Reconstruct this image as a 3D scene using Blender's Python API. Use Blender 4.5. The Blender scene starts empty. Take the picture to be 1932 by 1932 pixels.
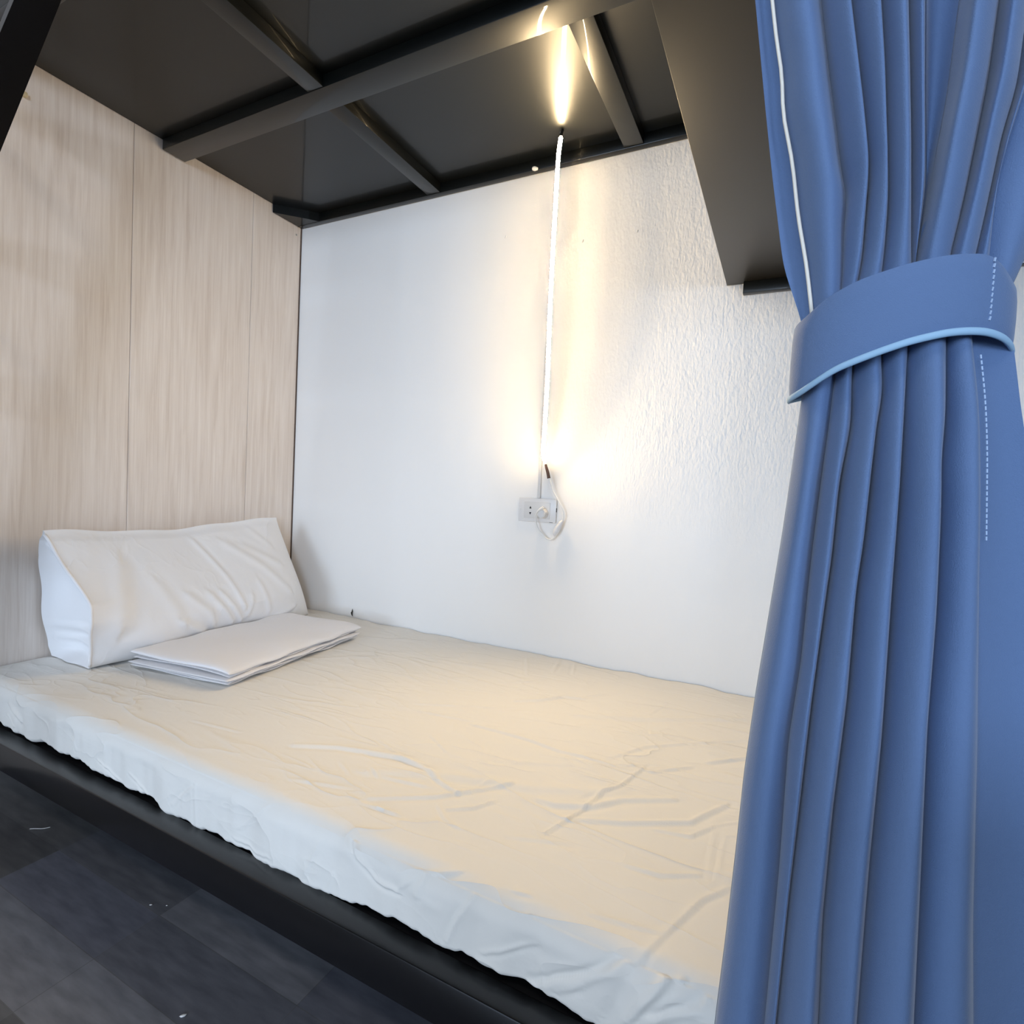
import bpy, bmesh, math, random
import numpy as np
from mathutils import Vector, Matrix
random.seed(7); rng = np.random.default_rng(5)
S = bpy.context.scene; COL = S.collection
# ---------------------------------------------------------------- camera, light, exposure
cam = bpy.data.cameras.new('camera'); camo = bpy.data.objects.new('camera', cam); COL.objects.link(camo)
cam.sensor_width = 36; cam.lens = 19.098; cam.clip_start = .02
camo.matrix_world = Matrix(((0.89262,-0.063666,0.446287,1.59589),(0.448032,0.0156548,-0.89388,-1.40889),(0.0499234,0.997848,0.0424983,0.716335),(0,0,0,1)))
S.camera = camo
w = bpy.data.worlds.new('world'); S.world = w; w.use_nodes = True
w.node_tree.nodes['Background'].inputs[0].default_value = (.75,.85,1,1); w.node_tree.nodes['Background'].inputs[1].default_value = .3
S.view_settings.view_transform = 'Standard'; S.view_settings.look = 'None'; S.view_settings.gamma = 1; S.view_settings.use_curve_mapping = False
S.view_settings.exposure = 0.33
def area(name, loc, target, sx, sy, power, col, spread=180):
    l = bpy.data.lights.new(name, 'AREA'); l.shape = 'RECTANGLE'; l.size = sx; l.size_y = sy; l.energy = power; l.color = col; l.spread = math.radians(spread)
    o = bpy.data.objects.new(name, l); COL.objects.link(o); o.location = loc
    o.rotation_euler = (Vector(target)-Vector(loc)).to_track_quat('-Z','Y').to_euler(); return o
area('window_daylight', (4.7,-5.93,1.25), (1.15,0,.8), 1.6, 1.5, 158, (.62,.77,1))
area('second_window_daylight', (.9,-5.93,1.25), (.6,0,.7), 1.6, 1.5, 92, (.60,.77,1))
area('ceiling_lamp_light', (1.9,-2.3,2.50), (1.9,-2.29,0), 1.1, .3, 8, (1,.93,.84))
STRIP = 395
# ---------------------------------------------------------------- helpers
ZM, ZC, ZP = .25, 1.6, 1.629
def tag(o, label=None, cat=None, group=None, kind=None):
    if label: o['label'] = label
    if cat: o['category'] = cat
    if group: o['group'] = group
    if kind: o['kind'] = kind
    return o
def empty(name, loc, label, cat, group=None):
    o = bpy.data.objects.new(name, None); COL.objects.link(o); o.location = loc; o.empty_display_size = .05
    return tag(o, label, cat, group)
def link(name, me, mat, parent=None, smooth=False):
    me.materials.append(mat)
    if smooth:
        me.polygons.foreach_set('use_smooth', [True]*len(me.polygons))
    o = bpy.data.objects.new(name, me); COL.objects.link(o)
    if parent:
        bpy.context.view_layer.update()
        o.parent = parent; o.matrix_parent_inverse = parent.matrix_world.inverted()
    return o
def mesh(name, V, F, mat, parent=None, smooth=False, auto=None):
    me = bpy.data.meshes.new(name); me.from_pydata([tuple(map(float,v)) for v in V], [], F); me.update()
    bm = bmesh.new(); bm.from_mesh(me); bmesh.ops.recalc_face_normals(bm, faces=bm.faces); bm.to_mesh(me); bm.free()
    o = link(name, me, mat, parent, smooth)
    if auto:
        for e in me.edges: pass
        me.set_sharp_from_angle(angle=math.radians(auto))
    return o
def bmobj(name, bm, mat, parent=None, smooth=False, auto=None):
    bmesh.ops.recalc_face_normals(bm, faces=bm.faces)
    me = bpy.data.meshes.new(name); bm.to_mesh(me); bm.free()
    o = link(name, me, mat, parent, smooth)
    if auto: me.set_sharp_from_angle(angle=math.radians(auto))
    return o
def addbox(bm, a, b, bev=0, M=None, seg=2):
    r = bmesh.ops.create_cube(bm, size=1); vs = r['verts']
    for v in vs:
        v.co = Vector([a[i]+(v.co[i]+.5)*(b[i]-a[i]) for i in range(3)])
    if bev:
        es = list({e for v in vs for e in v.link_edges})
        rr = bmesh.ops.bevel(bm, geom=es, offset=bev, segments=seg, affect='EDGES', profile=.5)
        vs = list({v for f in rr['faces'] for v in f.verts} | {v for v in vs if v.is_valid})
    if M:
        for v in vs: v.co = M @ v.co
    return vs
def box(name, a, b, mat, parent=None, bev=0, M=None):
    bm = bmesh.new(); addbox(bm, a, b, bev, M); return bmobj(name, bm, mat, parent, smooth=bool(bev), auto=35 if bev else None)
def catmull(P, n=6):
    P = [Vector(p) for p in P]; out = []
    for i in range(len(P)-1):
        a = P[max(i-1,0)]; b = P[i]; c = P[i+1]; d = P[min(i+2,len(P)-1)]
        for k in range(n):
            t = k/n; out.append(.5*((2*b)+(c-a)*t+(2*a-5*b+4*c-d)*t*t+(3*b-a-3*c+d)*t**3))
    return out+[P[-1]]
def tubemesh(P, rad, sides=12, cap=True, flat=None):
    """tube along points; rad scalar or list; flat=(wide,thin) scale"""
    V=[];F=[]; n=len(P); N=None
    for i,p in enumerate(P):
        t=(P[min(i+1,n-1)]-P[max(i-1,0)]).normalized()
        if N is None:
            N = t.orthogonal().normalized()
        N=(N-t*N.dot(t)).normalized(); B=t.cross(N)
        r = rad[i] if hasattr(rad,'__len__') else rad
        for k in range(sides):
            a=2*math.pi*k/sides; V.append(p+N*math.cos(a)*r+B*math.sin(a)*r)
    for i in range(n-1):
        for k in range(sides):
            F.append((i*sides+k,i*sides+(k+1)%sides,(i+1)*sides+(k+1)%sides,(i+1)*sides+k))
    if cap: F.append(tuple(range(sides))[::-1]); F.append(tuple(range((n-1)*sides,n*sides)))
    return V,F
def tube(name, P, rad, mat, parent=None, sides=12, n=6):
    Q = catmull(P,n)
    if hasattr(rad,'__len__'): rad=list(np.interp(np.linspace(0,len(P)-1,len(Q)), range(len(P)), rad))
    V,F = tubemesh(Q,rad,sides); return mesh(name,V,F,mat,parent,True,50)
def noise1(x, f, seed):
    r = np.random.default_rng(seed); o=np.zeros_like(x,dtype=float)
    for k in range(5): o += np.sin(x*f*(1+.7*k)*r.uniform(.8,1.2)+r.uniform(0,6.28))*r.uniform(.4,1)/(1+.5*k)
    return o/2
# ---------------------------------------------------------------- materials
def M(name, col, rough=.6, spec=.5, bump=None, metal=0, coat=0, sheen=0):
    m = bpy.data.materials.new(name); m.use_nodes=True; nt=m.node_tree; b=nt.nodes['Principled BSDF']
    b.inputs['Base Color'].default_value=(*col,1); b.inputs['Roughness'].default_value=rough
    b.inputs['Specular IOR Level'].default_value=spec; b.inputs['Metallic'].default_value=metal
    b.inputs['Coat Weight'].default_value=coat; b.inputs['Sheen Weight'].default_value=sheen
    if sheen: b.inputs['Sheen Roughness'].default_value=.4
    m['b']=1
    if bump: addbump(m, *bump)
    return m
def nd(m,t,**kw):
    n=m.node_tree.nodes.new(t)
    for k,v in kw.items():
        if k in n.inputs: n.inputs[k].default_value=v
        else: setattr(n,k,v)
    return n
def ln(m,a,b): m.node_tree.links.new(a,b)
def coords(m, scale=(1,1,1), rot=(0,0,0), loc=(0,0,0)):
    g=nd(m,'ShaderNodeNewGeometry'); mp=nd(m,'ShaderNodeMapping'); mp.inputs['Scale'].default_value=scale; mp.inputs['Rotation'].default_value=rot; mp.inputs['Location'].default_value=loc
    ln(m,g.outputs['Position'],mp.inputs['Vector']); return mp.outputs['Vector']
def addbump(m, scale, strength, dist=.001, detail=3, vscale=(1,1,1)):
    v=coords(m,vscale); n=nd(m,'ShaderNodeTexNoise',Scale=scale,Detail=detail); ln(m,v,n.inputs['Vector'])
    b=nd(m,'ShaderNodeBump',Strength=strength,Distance=dist); ln(m,n.outputs['Fac'],b.inputs['Height'])
    ln(m,b.outputs['Normal'],m.node_tree.nodes['Principled BSDF'].inputs['Normal']); return n,b
def ramp(m, fac, stops):
    r=nd(m,'ShaderNodeValToRGB'); ln(m,fac,r.inputs['Fac']); e=r.color_ramp.elements
    while len(e)<len(stops): e.new(.5)
    for i,(p,c) in enumerate(stops): e[i].position=p; e[i].color=(*c,1)
    return r.outputs['Color']
def base(m): return m.node_tree.nodes['Principled BSDF'].inputs['Base Color']
def mix(m, f, a, b, mode='MIX'):
    x=nd(m,'ShaderNodeMix',data_type='RGBA',blend_type=mode)
    for s,v in ((x.inputs[0],f),(x.inputs[6],a),(x.inputs[7],b)):
        if hasattr(v,'links'): ln(m,v,s)
        elif hasattr(v,'__len__'): s.default_value=(*v,1)
        else: s.default_value=v
    return x.outputs[2]

plaster=M('white_plaster',(.88,.852,.812),.62,.3)
v=coords(plaster,(1,1,.45)); n1=nd(plaster,'ShaderNodeTexNoise',Scale=170,Detail=3); ln(plaster,v,n1.inputs['Vector'])
n2=nd(plaster,'ShaderNodeTexNoise',Scale=9,Detail=2); ln(plaster,v,n2.inputs['Vector'])
n3=nd(plaster,'ShaderNodeTexNoise',Scale=60,Detail=4,Distortion=.6); ln(plaster,v,n3.inputs['Vector'])
g=nd(plaster,'ShaderNodeNewGeometry'); sx=nd(plaster,'ShaderNodeSeparateXYZ'); ln(plaster,g.outputs['Position'],sx.inputs[0])
mr=nd(plaster,'ShaderNodeMapRange'); mr.inputs[1].default_value=.95; mr.inputs[2].default_value=1.25; mr.inputs[3].default_value=.1; mr.inputs[4].default_value=1; ln(plaster,sx.outputs[0],mr.inputs[0])
zz=nd(plaster,'ShaderNodeMapRange'); zz.inputs[1].default_value=.6; zz.inputs[2].default_value=.85; zz.inputs[3].default_value=.15; zz.inputs[4].default_value=1; ln(plaster,sx.outputs[2],zz.inputs[0])
mu=nd(plaster,'ShaderNodeMath',operation='MULTIPLY'); ln(plaster,mr.outputs[0],mu.inputs[0]); ln(plaster,zz.outputs[0],mu.inputs[1])
mm=nd(plaster,'ShaderNodeMath',operation='MULTIPLY'); ln(plaster,n1.outputs['Fac'],mm.inputs[0]); ln(plaster,mu.outputs[0],mm.inputs[1])
ma=nd(plaster,'ShaderNodeMath',operation='MULTIPLY_ADD'); ln(plaster,n2.outputs['Fac'],ma.inputs[0]); ma.inputs[1].default_value=1.6; ln(plaster,mm.outputs[0],ma.inputs[2])
m3=nd(plaster,'ShaderNodeMath',operation='MULTIPLY'); ln(plaster,n3.outputs['Fac'],m3.inputs[0]); ln(plaster,mu.outputs[0],m3.inputs[1])
mb=nd(plaster,'ShaderNodeMath',operation='ADD'); ln(plaster,ma.outputs[0],mb.inputs[0]); ln(plaster,m3.outputs[0],mb.inputs[1])
bp=nd(plaster,'ShaderNodeBump',Strength=.85,Distance=.0022); ln(plaster,mb.outputs[0],bp.inputs['Height']); ln(plaster,bp.outputs['Normal'],plaster.node_tree.nodes['Principled BSDF'].inputs['Normal'])

wood=M('pale_wood_laminate',(.6,.5,.42),.45,.4)
v=coords(wood,(1,14,.7)); a=nd(wood,'ShaderNodeTexNoise',Scale=4.5,Detail=6,Roughness=.62,Distortion=.5); ln(wood,v,a.inputs['Vector'])
v2=coords(wood,(1,90,1.6)); b2=nd(wood,'ShaderNodeTexNoise',Scale=3,Detail=4); ln(wood,v2,b2.inputs['Vector'])
c1=ramp(wood,a.outputs['Fac'],[(.28,(.70,.60,.52)),(.48,(.80,.71,.635)),(.7,(.87,.79,.72))])
c2_=ramp(wood,b2.outputs['Fac'],[(.3,(.88,.86,.84)),(.62,(1,1,1))])
mc=mix(wood,.55,c1,c2_,'MULTIPLY')
g=nd(wood,'ShaderNodeNewGeometry'); sp=nd(wood,'ShaderNodeSeparateXYZ'); ln(wood,g.outputs['Position'],sp.inputs[0])
ln(wood,mc,base(wood))

steel=M('black_painted_steel',(.0045,.0052,.0046),.36,.26,coat=.33)
steel.node_tree.nodes['Principled BSDF'].inputs['Coat Roughness'].default_value=.035
n_,b_=addbump(steel,5,.03,.004)
steelf=M('matt_black_steel',(.0035,.0035,.0045),.27,.6)
dark_ply=M('dark_deck_board',(.012,.012,.014),.6,.3)
floor_m=M('dark_oak_laminate',(.04,.04,.05),.38,.4)
v=coords(floor_m,(1,1,1),(0,0,0),(1.318,.983,0))
br=nd(floor_m,'ShaderNodeTexBrick',Scale=1,offset=.37,offset_frequency=1,squash=1); ln(floor_m,v,br.inputs['Vector'])
br.inputs['Brick Width'].default_value=.31; br.inputs['Row Height'].default_value=.0933; br.inputs['Mortar Size'].default_value=.0006; br.inputs['Bias'].default_value=0
br.inputs['Color1'].default_value=(0,0,0,1); br.inputs['Color2'].default_value=(1,1,1,1); br.inputs['Mortar'].default_value=(.3,.3,.3,1)
fc=ramp(floor_m,br.outputs['Color'],[(0,(.080,.080,.084)),(.35,(.110,.110,.114)),(.7,(.115,.120,.148)),(1,(.17,.172,.188))])
v=coords(floor_m,(3,14,1)); gn=nd(floor_m,'ShaderNodeTexNoise',Scale=5,Detail=5); ln(floor_m,v,gn.inputs['Vector'])
fg=ramp(floor_m,gn.outputs['Fac'],[(.3,(.72,.72,.72)),(.7,(1.15,1.13,1.1))])
ln(floor_m,mix(floor_m,1.0,fc,fg,'MULTIPLY'),base(floor_m))

sheet=M('white_cotton_sheet',(.80,.77,.715),.85,.15,sheen=.1)
def creases(m,layers,dist,strength=1.0,fine=None):
    acc=None
    for (sc,rot,vs,pw,amp,off) in layers:
        v=coords(m,vs,(0,0,rot),(off,off*.7,0)); n=nd(m,'ShaderNodeTexNoise',Scale=sc,Detail=2.5,Distortion=.35,Roughness=.5); ln(m,v,n.inputs['Vector'])
        def mt(op,a,b=None,c=None):
            x=nd(m,'ShaderNodeMath',operation=op)
            for i,q in enumerate((a,b,c)):
                if q is None: continue
                if hasattr(q,'links'): ln(m,q,x.inputs[i])
                else: x.inputs[i].default_value=q
            return x.outputs[0]
        r_=mt('SUBTRACT',1.0,mt('ABSOLUTE',mt('MULTIPLY_ADD',n.outputs['Fac'],6.0,-3.0))); r_=mt('MAXIMUM',r_,0.0); r_=mt('POWER',r_,pw)
        k=nd(m,'ShaderNodeTexNoise',Scale=sc*.6,Detail=1); ln(m,v,k.inputs['Vector']); km=mt('SUBTRACT',k.outputs['Fac'],.42); km=mt('MAXIMUM',km,0.0); km=mt('MULTIPLY',km,5.0); km=mt('MINIMUM',km,1.0)
        r_=mt('MULTIPLY',mt('MULTIPLY',r_,km),amp); acc=r_ if acc is None else mt('ADD',acc,r_)
    if fine:
        v=coords(m,(1,1,1)); n=nd(m,'ShaderNodeTexNoise',Scale=fine,Detail=3); ln(m,v,n.inputs['Vector']); acc=mt('MULTIPLY_ADD',n.outputs['Fac'],.25,acc)
    b=nd(m,'ShaderNodeBump',Strength=strength,Distance=dist); ln(m,acc,b.inputs['Height']); ln(m,b.outputs['Normal'],m.node_tree.nodes['Principled BSDF'].inputs['Normal'])
creases(sheet,[(2.6,.12,(1,3.2,2),7,.8,0),(3.4,-.5,(1,2.4,2),9,.7,3.1),(5,.25,(1,3.4,2),6,.4,7.7)],.004,.7,40)
linen=M('white_pillow_cotton',(.84,.83,.83),.85,.15,sheen=.1); creases(linen,[(4,.3,(1,1,1.5),3,.6,1.3),(8,0,(1,1.5,1),3,.4,5.1)],.004,.6,30)
terry=M('white_folded_cotton',(.82,.80,.80),.9,.1,sheen=.1); creases(terry,[(6,.2,(1,1,1),3,.3,2.3)],.003,.5,60)
blue=M('blue_curtain_fabric',(.118,.188,.345),.85,.2,sheen=.25)
v=coords(blue,(1,1,1)); wv=nd(blue,'ShaderNodeTexNoise',Scale=1500,Detail=1); ln(blue,v,wv.inputs['Vector'])
bb=nd(blue,'ShaderNodeBump',Strength=.5,Distance=.0005); ln(blue,wv.outputs['Fac'],bb.inputs['Height']); ln(blue,bb.outputs['Normal'],blue.node_tree.nodes['Principled BSDF'].inputs['Normal'])
lightblue=M('light_blue_piping',(.32,.50,.68),.7,.2)
cream=M('cream_piping',(.78,.74,.66),.7,.2)
thread=M('pale_blue_thread',(.40,.52,.72),.8,.2)
plastic=M('white_plastic',(.76,.74,.72),.35,.5)
plastic2=M('ivory_plastic',(.70,.68,.655),.4,.5)
cable=M('white_cable',(.82,.80,.76),.4,.5)
blackp=M('black_rubber',(.012,.010,.009),.5,.4)
brownp=M('heat_shrink',(.05,.025,.015),.4,.4)
hole=M('socket_hole_black',(.004,.004,.004),.7,.1)
chrome=M('zinc_screw',(.5,.48,.45),.35,.5,metal=1)
browntrim=M('dark_brown_gap_strip',(.10,.07,.055),.7,.2)
olive=M('dark_olive_panel',(.013,.011,.007),.4,.5,bump=(300,.1,.0003))
white_m=M('grey_room_paint',(.40,.40,.40),.6,.3)
alu=M('white_window_frame',(.7,.71,.72),.4,.5)
def emis(name,col,st):
    m=M(name,(0,0,0),.8,0); b=m.node_tree.nodes['Principled BSDF']; b.inputs['Emission Color'].default_value=(*col,1); b.inputs['Emission Strength'].default_value=st; return m
glow=emis('warm_led_glow',(1,.74,.41),STRIP)
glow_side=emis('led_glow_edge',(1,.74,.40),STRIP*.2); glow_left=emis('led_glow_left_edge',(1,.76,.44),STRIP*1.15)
pane_m=emis('frosted_daylight_pane',(.75,.88,1),1.2)
lamp_m=emis('ceiling_tube_glow',(1,.95,.88),4)
WR=[([(0.944,0.35),(1.053,0.319)],1.6,5),
([(1.099,0.343),(1.139,0.309),(1.175,0.261),(1.219,0.247)],4,8),
([(1.215,0.234),(1.272,0.175)],2,5),
([(0.926,0.474),(1.117,0.379)],2,6),
([(0.947,0.502),(1.067,0.483)],2,5),
([(1.039,0.507),(1.057,0.543)],1.5,4),
([(1.075,0.496),(1.134,0.494),(1.202,0.495),(1.266,0.506),(1.32,0.501),(1.355,0.507)],3.2,6),
([(1.236,0.339),(1.357,0.286),(1.56,0.153)],7,16),
([(1.363,0.269),(1.39,0.164)],1.2,5),
([(1.506,0.402),(1.566,0.346)],3,7),
([(1.348,0.483),(1.394,0.404),(1.562,0.264)],2,7),
([(0.99,0.691),(1.043,0.676),(1.103,0.682),(1.139,0.701),(1.18,0.713)],3.5,6),
([(1.03,0.736),(1.109,0.691),(1.2,0.663),(1.27,0.643),(1.366,0.595),(1.396,0.569)],7,16),
([(1.021,0.725),(1.049,0.741)],2,4),
([(1.058,0.735),(1.128,0.723)],2.5,6),
([(1.08,0.792),(1.156,0.739),(1.19,0.703),(1.24,0.646)],3.5,6),
([(1.191,0.755),(1.22,0.733),(1.238,0.702)],3,5),
([(1.171,0.754),(1.197,0.776),(1.225,0.784)],2,4),
([(1.093,0.808),(1.143,0.803)],2,4),
([(1.165,0.802),(1.192,0.785)],1.5,4),
([(1.334,0.729),(1.363,0.64),(1.371,0.588),(1.39,0.561),(1.411,0.48)],3.5,5),
([(1.295,0.664),(1.318,0.664),(1.367,0.641),(1.403,0.597),(1.474,0.554)],3.5,9),
([(1.341,0.629),(1.355,0.605)],1.5,4),
([(1.347,0.685),(1.419,0.654),(1.505,0.602),(1.547,0.524)],3,7),
([(1.465,0.645),(1.51,0.635),(1.535,0.596)],2.2,5),
([(1.45,0.739),(1.489,0.735),(1.532,0.71)],2.5,5),
([(1.535,0.596),(1.54,0.714)],1.5,3),
([(1.552,0.598),(1.548,0.713),(1.534,0.73)],1.5,3),
([(1.535,0.596),(1.563,0.567)],1.2,3),
([(1.552,0.61),(1.571,0.598)],1.2,3),
([(1.492,0.874),(1.54,0.752),(1.566,0.716)],2.2,5),
([(1.433,0.838),(1.467,0.833),(1.505,0.825)],2,4),
([(1.345,0.85),(1.366,0.846)],1.5,4),
([(1.227,0.911),(1.239,0.869),(1.27,0.855)],2,6),
([(1.036,0.58),(1.094,0.615)],1.8,4),
([(1.367,0.253),(1.409,0.415)],1,3),
([(1.133,0.528),(1.157,0.595)],1,3),
([(1.206,0.651),(1.19,0.689)],2,4),
([(1.362,0.503),(1.413,0.47)],2,5),
([(1.425,0.49),(1.48,0.437)],2.5,6),
([(1.293,0.765),(1.37,0.736)],1.5,6),
([(1.013,0.267),(1.099,0.19)],1.5,6),
([(1.05,0.164),(1.146,0.157)],1.5,5),
([(1.297,0.376),(1.36,0.353)],1.2,4),
([(1.188,0.594),(1.294,0.545)],1.5,9),
([(0.631,0.771),(0.74,0.756)],1.8,4),
([(0.86,0.739),(0.928,0.704),(1.025,0.675),(1.089,0.674)],3.5,8),
([(0.943,0.817),(1.037,0.788)],2,5),
([(0.969,0.741),(1.005,0.759)],1.5,4),
([(0.964,0.643),(1.021,0.664)],1.5,4),
([(1.073,0.809),(1.133,0.804)],1.8,4),
([(0.985,0.053),(1.041,0.171)],2,6),
([(1.092,0.114),(1.072,0.015)],3,7),
([(1.111,0.012),(1.138,0.103)],2.5,6),
([(0.795,0.898),(0.8,0.96)],2.5,4),
([(0.79,0.903),(0.74,0.943)],1.8,4),
([(0.768,0.92),(0.763,0.94)],1.5,4),
([(0.174,0.933),(0.207,0.95)],2,4),
([(0.523,0.937),(0.594,0.958)],2.2,4),
([(0.62,0.933),(0.666,0.958)],2.2,4),
([(0.188,0.911),(0.238,0.93)],5,10),
([(0.433,0.918),(0.445,0.943)],2,4),
([(0.9,0.934),(0.959,0.882)],1.5,3),
([(0.891,0.95),(0.967,0.95)],1.5,4),
([(1.037,0.95),(1.067,0.896)],1.8,4),
([(1.109,0.873),(1.129,0.898),(1.159,0.916),(1.194,0.92)],3.5,6),
([(1.194,0.92),(1.236,0.873)],1.5,4),
([(1.085,0.932),(1.078,0.959)],2,4),
([(1.301,0.883),(1.281,0.921),(1.271,0.949)],2.5,5),
([(1.352,0.88),(1.371,0.866)],2.5,4),
([(1.322,0.946),(1.382,0.907)],2,5),
([(1.381,0.954),(1.429,0.92),(1.476,0.883),(1.486,0.877)],-4,7),
([(1.412,0.95),(1.44,0.926)],2,5),
([(1.49,0.874),(1.478,0.911),(1.465,0.94)],-5,12),
([(1.489,0.938),(1.506,0.908),(1.525,0.882),(1.535,0.869)],4.5,7),
([(1.514,0.921),(1.558,0.886)],-3,7),
([(1.559,0.889),(1.566,0.871)],2.5,4)]
CU={'L':[(1.07,1.555),(0.995,1.566),(0.943,1.574),(0.879,1.585),(0.838,1.599)],'P':[(1.065,1.566),(1.033,1.571),(1.009,1.576),(0.982,1.578),(0.948,1.586),(0.908,1.592),(0.875,1.599),(0.843,1.604)],'a0':[(1.051,1.591),(0.98,1.601),(0.924,1.607),(0.872,1.611),(0.851,1.612)],'a':[(1.046,1.598),(1.006,1.604),(0.97,1.61),(0.931,1.616),(0.915,1.62),(0.898,1.619),(0.869,1.62),(0.853,1.62)],'b':[(1.036,1.613),(0.997,1.619),(0.958,1.625),(0.921,1.63),(0.903,1.63),(0.866,1.63),(0.857,1.628)],'c':[(1.025,1.629),(0.979,1.634),(0.943,1.637),(0.899,1.641),(0.863,1.641),(0.859,1.64)],'d':[(1.016,1.644),(0.938,1.65),(0.875,1.654),(0.861,1.655)],'e':[(1.012,1.652),(0.961,1.655),(0.919,1.658),(0.906,1.659),(0.875,1.657),(0.861,1.656)],'f':[(1.005,1.668),(0.958,1.666),(0.918,1.662),(0.904,1.661),(0.874,1.658),(0.861,1.657)],'g':[(1.001,1.686),(0.959,1.684),(0.919,1.68),(0.891,1.677),(0.864,1.673)],'h':[(1.0,1.7),(0.954,1.698),(0.93,1.693),(0.894,1.689),(0.863,1.685)],'s':[(1.0,1.711),(0.953,1.702),(0.926,1.696),(0.902,1.692),(0.871,1.692),(0.859,1.692)],'R':[(0.997,1.762),(0.929,1.732),(0.857,1.708),(0.845,1.704)]}
CD={'L':[(0.79,1.602),(0.741,1.599),(0.696,1.596),(0.66,1.593),(0.578,1.586),(0.518,1.582),(0.458,1.58),(0.387,1.577),(0.327,1.574)],'A':[(0.802,1.62),(0.773,1.619),(0.736,1.617),(0.693,1.615),(0.664,1.614),(0.61,1.613),(0.554,1.609),(0.466,1.609),(0.353,1.607)],'B':[(0.805,1.629),(0.767,1.631),(0.731,1.627),(0.678,1.626),(0.666,1.625),(0.59,1.621),(0.528,1.619),(0.447,1.616),(0.359,1.614)],'C':[(0.81,1.643),(0.787,1.646),(0.769,1.644),(0.736,1.643),(0.696,1.642),(0.669,1.64),(0.596,1.64),(0.522,1.637),(0.445,1.636),(0.38,1.638)],'D':[(0.814,1.656),(0.766,1.657),(0.722,1.657),(0.672,1.658),(0.574,1.659),(0.495,1.658),(0.394,1.658)],'E':[(0.817,1.674),(0.771,1.677),(0.742,1.676),(0.713,1.678),(0.655,1.68),(0.592,1.68),(0.495,1.684),(0.407,1.687)],'F':[(0.817,1.686),(0.78,1.692),(0.752,1.695),(0.676,1.7),(0.582,1.707),(0.472,1.713),(0.411,1.718)],'S':[(0.818,1.694),(0.762,1.696),(0.729,1.697),(0.676,1.701),(0.582,1.707),(0.472,1.713),(0.411,1.718)],'R':[(0.805,1.709),(0.777,1.714),(0.723,1.726),(0.648,1.742),(0.425,1.774)]}
# ================================================================ SETTING
XR, YF, ZT = 6.2, -6.0, 2.6
def struct(o): o['kind']='structure'; return o
struct(box('floor',(-.1,YF-.1,-.08),(XR+.1,.1,0),floor_m))
struct(box('ceiling',(-.1,YF-.1,ZT),(XR+.1,.1,ZT+.08),white_m))
wb=struct(box('wall_back',(-.1,0,0),(XR+.1,.1,ZT),plaster))
struct(box('wall_right',(XR,YF,0),(XR+.1,0,ZT),white_m))
# wood laminate partition: boards with fine V joints at measured places
wl=bmesh.new(); edges=[0,-.1955,-.557,-.92,-1.60,-2.28,-2.96,-3.64,-4.32,-5.0,-5.68,YF]
for a_,b_ in zip(edges[:-1],edges[1:]): addbox(wl,(-.1,b_+.0006,0),(0,a_-.0006,ZT),.0008,seg=1)
addbox(wl,(-.1,YF,0),(-.0035,0,ZT))
wl=struct(bmobj('wall_left',wl,wood))
struct(box('trim_1',(0,-.0035,ZM-.1),(.0035,0,ZC),browntrim))
# front wall with two windows
wf=bmesh.new(); W1=(.0-.3+.0,.9); 
wins=[(.1,1.7),(3.9,5.5)]; z0,z1=.5,2.0
xs=[-.1]+[c for w_ in wins for c in w_]+[XR+.1]
addbox(wf,(-.1,YF-.1,0),(XR+.1,YF,z0)); addbox(wf,(-.1,YF-.1,z1),(XR+.1,YF,ZT))
for i in range(0,len(xs),2): addbox(wf,(xs[i],YF-.1,z0),(xs[i+1],YF,z1))
struct(bmobj('wall_front',wf,white_m))
for i,(a_,b_) in enumerate(wins):
    e=bpy.data.objects.new('window_%d'%(i+1),None); COL.objects.link(e); e.location=(a_,YF,z0); struct(e)
    f=bmesh.new()
    for q in (((a_,z0),(a_+.04,z1)),((b_-.04,z0),(b_,z1)),((a_+.04,z0),(b_-.04,z0+.04)),((a_+.04,z1-.04),(b_-.04,z1)),(((a_+b_)/2-.02,z0+.04),((a_+b_)/2+.02,z1-.04))):
        addbox(f,(q[0][0],YF-.07,q[0][1]),(q[1][0],YF-.02,q[1][1]))
    bmobj('window_frame',f,alu,e); box('window_pane',(a_+.03,YF-.05,z0+.03),(b_-.03,YF-.045,z1-.03),pane_m,e)
box('screw_head',(0,-.0245,1.5695),(.0015,-.0195,1.5745),chrome,wl,.0012)
for (x_,z_,s_) in ((.829,1.442,.004),(1.066,1.393,.0035),(1.214,1.395,.003)):
    V,F=tubemesh([Vector((x_-s_*.6,-.0008,z_-s_)),Vector((x_,-.0012,z_)),Vector((x_+s_*.4,-.0008,z_+s_*1.2))],[.0006,.0016,.0006],6)
    mesh('paint_blob',V,F,plastic2,wb,True)
# ================================================================ BUNK BED
bunk=empty('bunk_bed',(0.9,-.45,0),'black painted steel bunk bed whose panelled upper underside and lower rail frame the white mattress','bunk bed')
FR=-.904; X1=2.06
box('lower_rail',(.008,FR,.101),(X1,FR+.034,.157),steelf,bunk,.002)
box('back_rail',(.008,-.036,.101),(X1,-.004,.150),steelf,bunk,.002)
box('deck_board',(.008,FR+.034,.135),(X1,-.036,.150),dark_ply,bunk)
for (x_,y_) in ((X1-.045,FR+.002),(.03,-.036),(X1-.045,-.036)):
    box('foot',(x_,y_,0),(x_+.03,y_+.03,.101),steelf,bunk,.002)
box('upper_panel',(.003,-.885,ZP),(1.438,-.003,ZP+.012),steel,bunk)
UX=1.437
box('back_tube',(.003,-.021,ZC),(UX,-.002,ZP),steel,bunk,.0012)
box('long_beam',(.006,-.488,ZC),(UX,-.425,ZP),steel,bunk,.0015)
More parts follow.
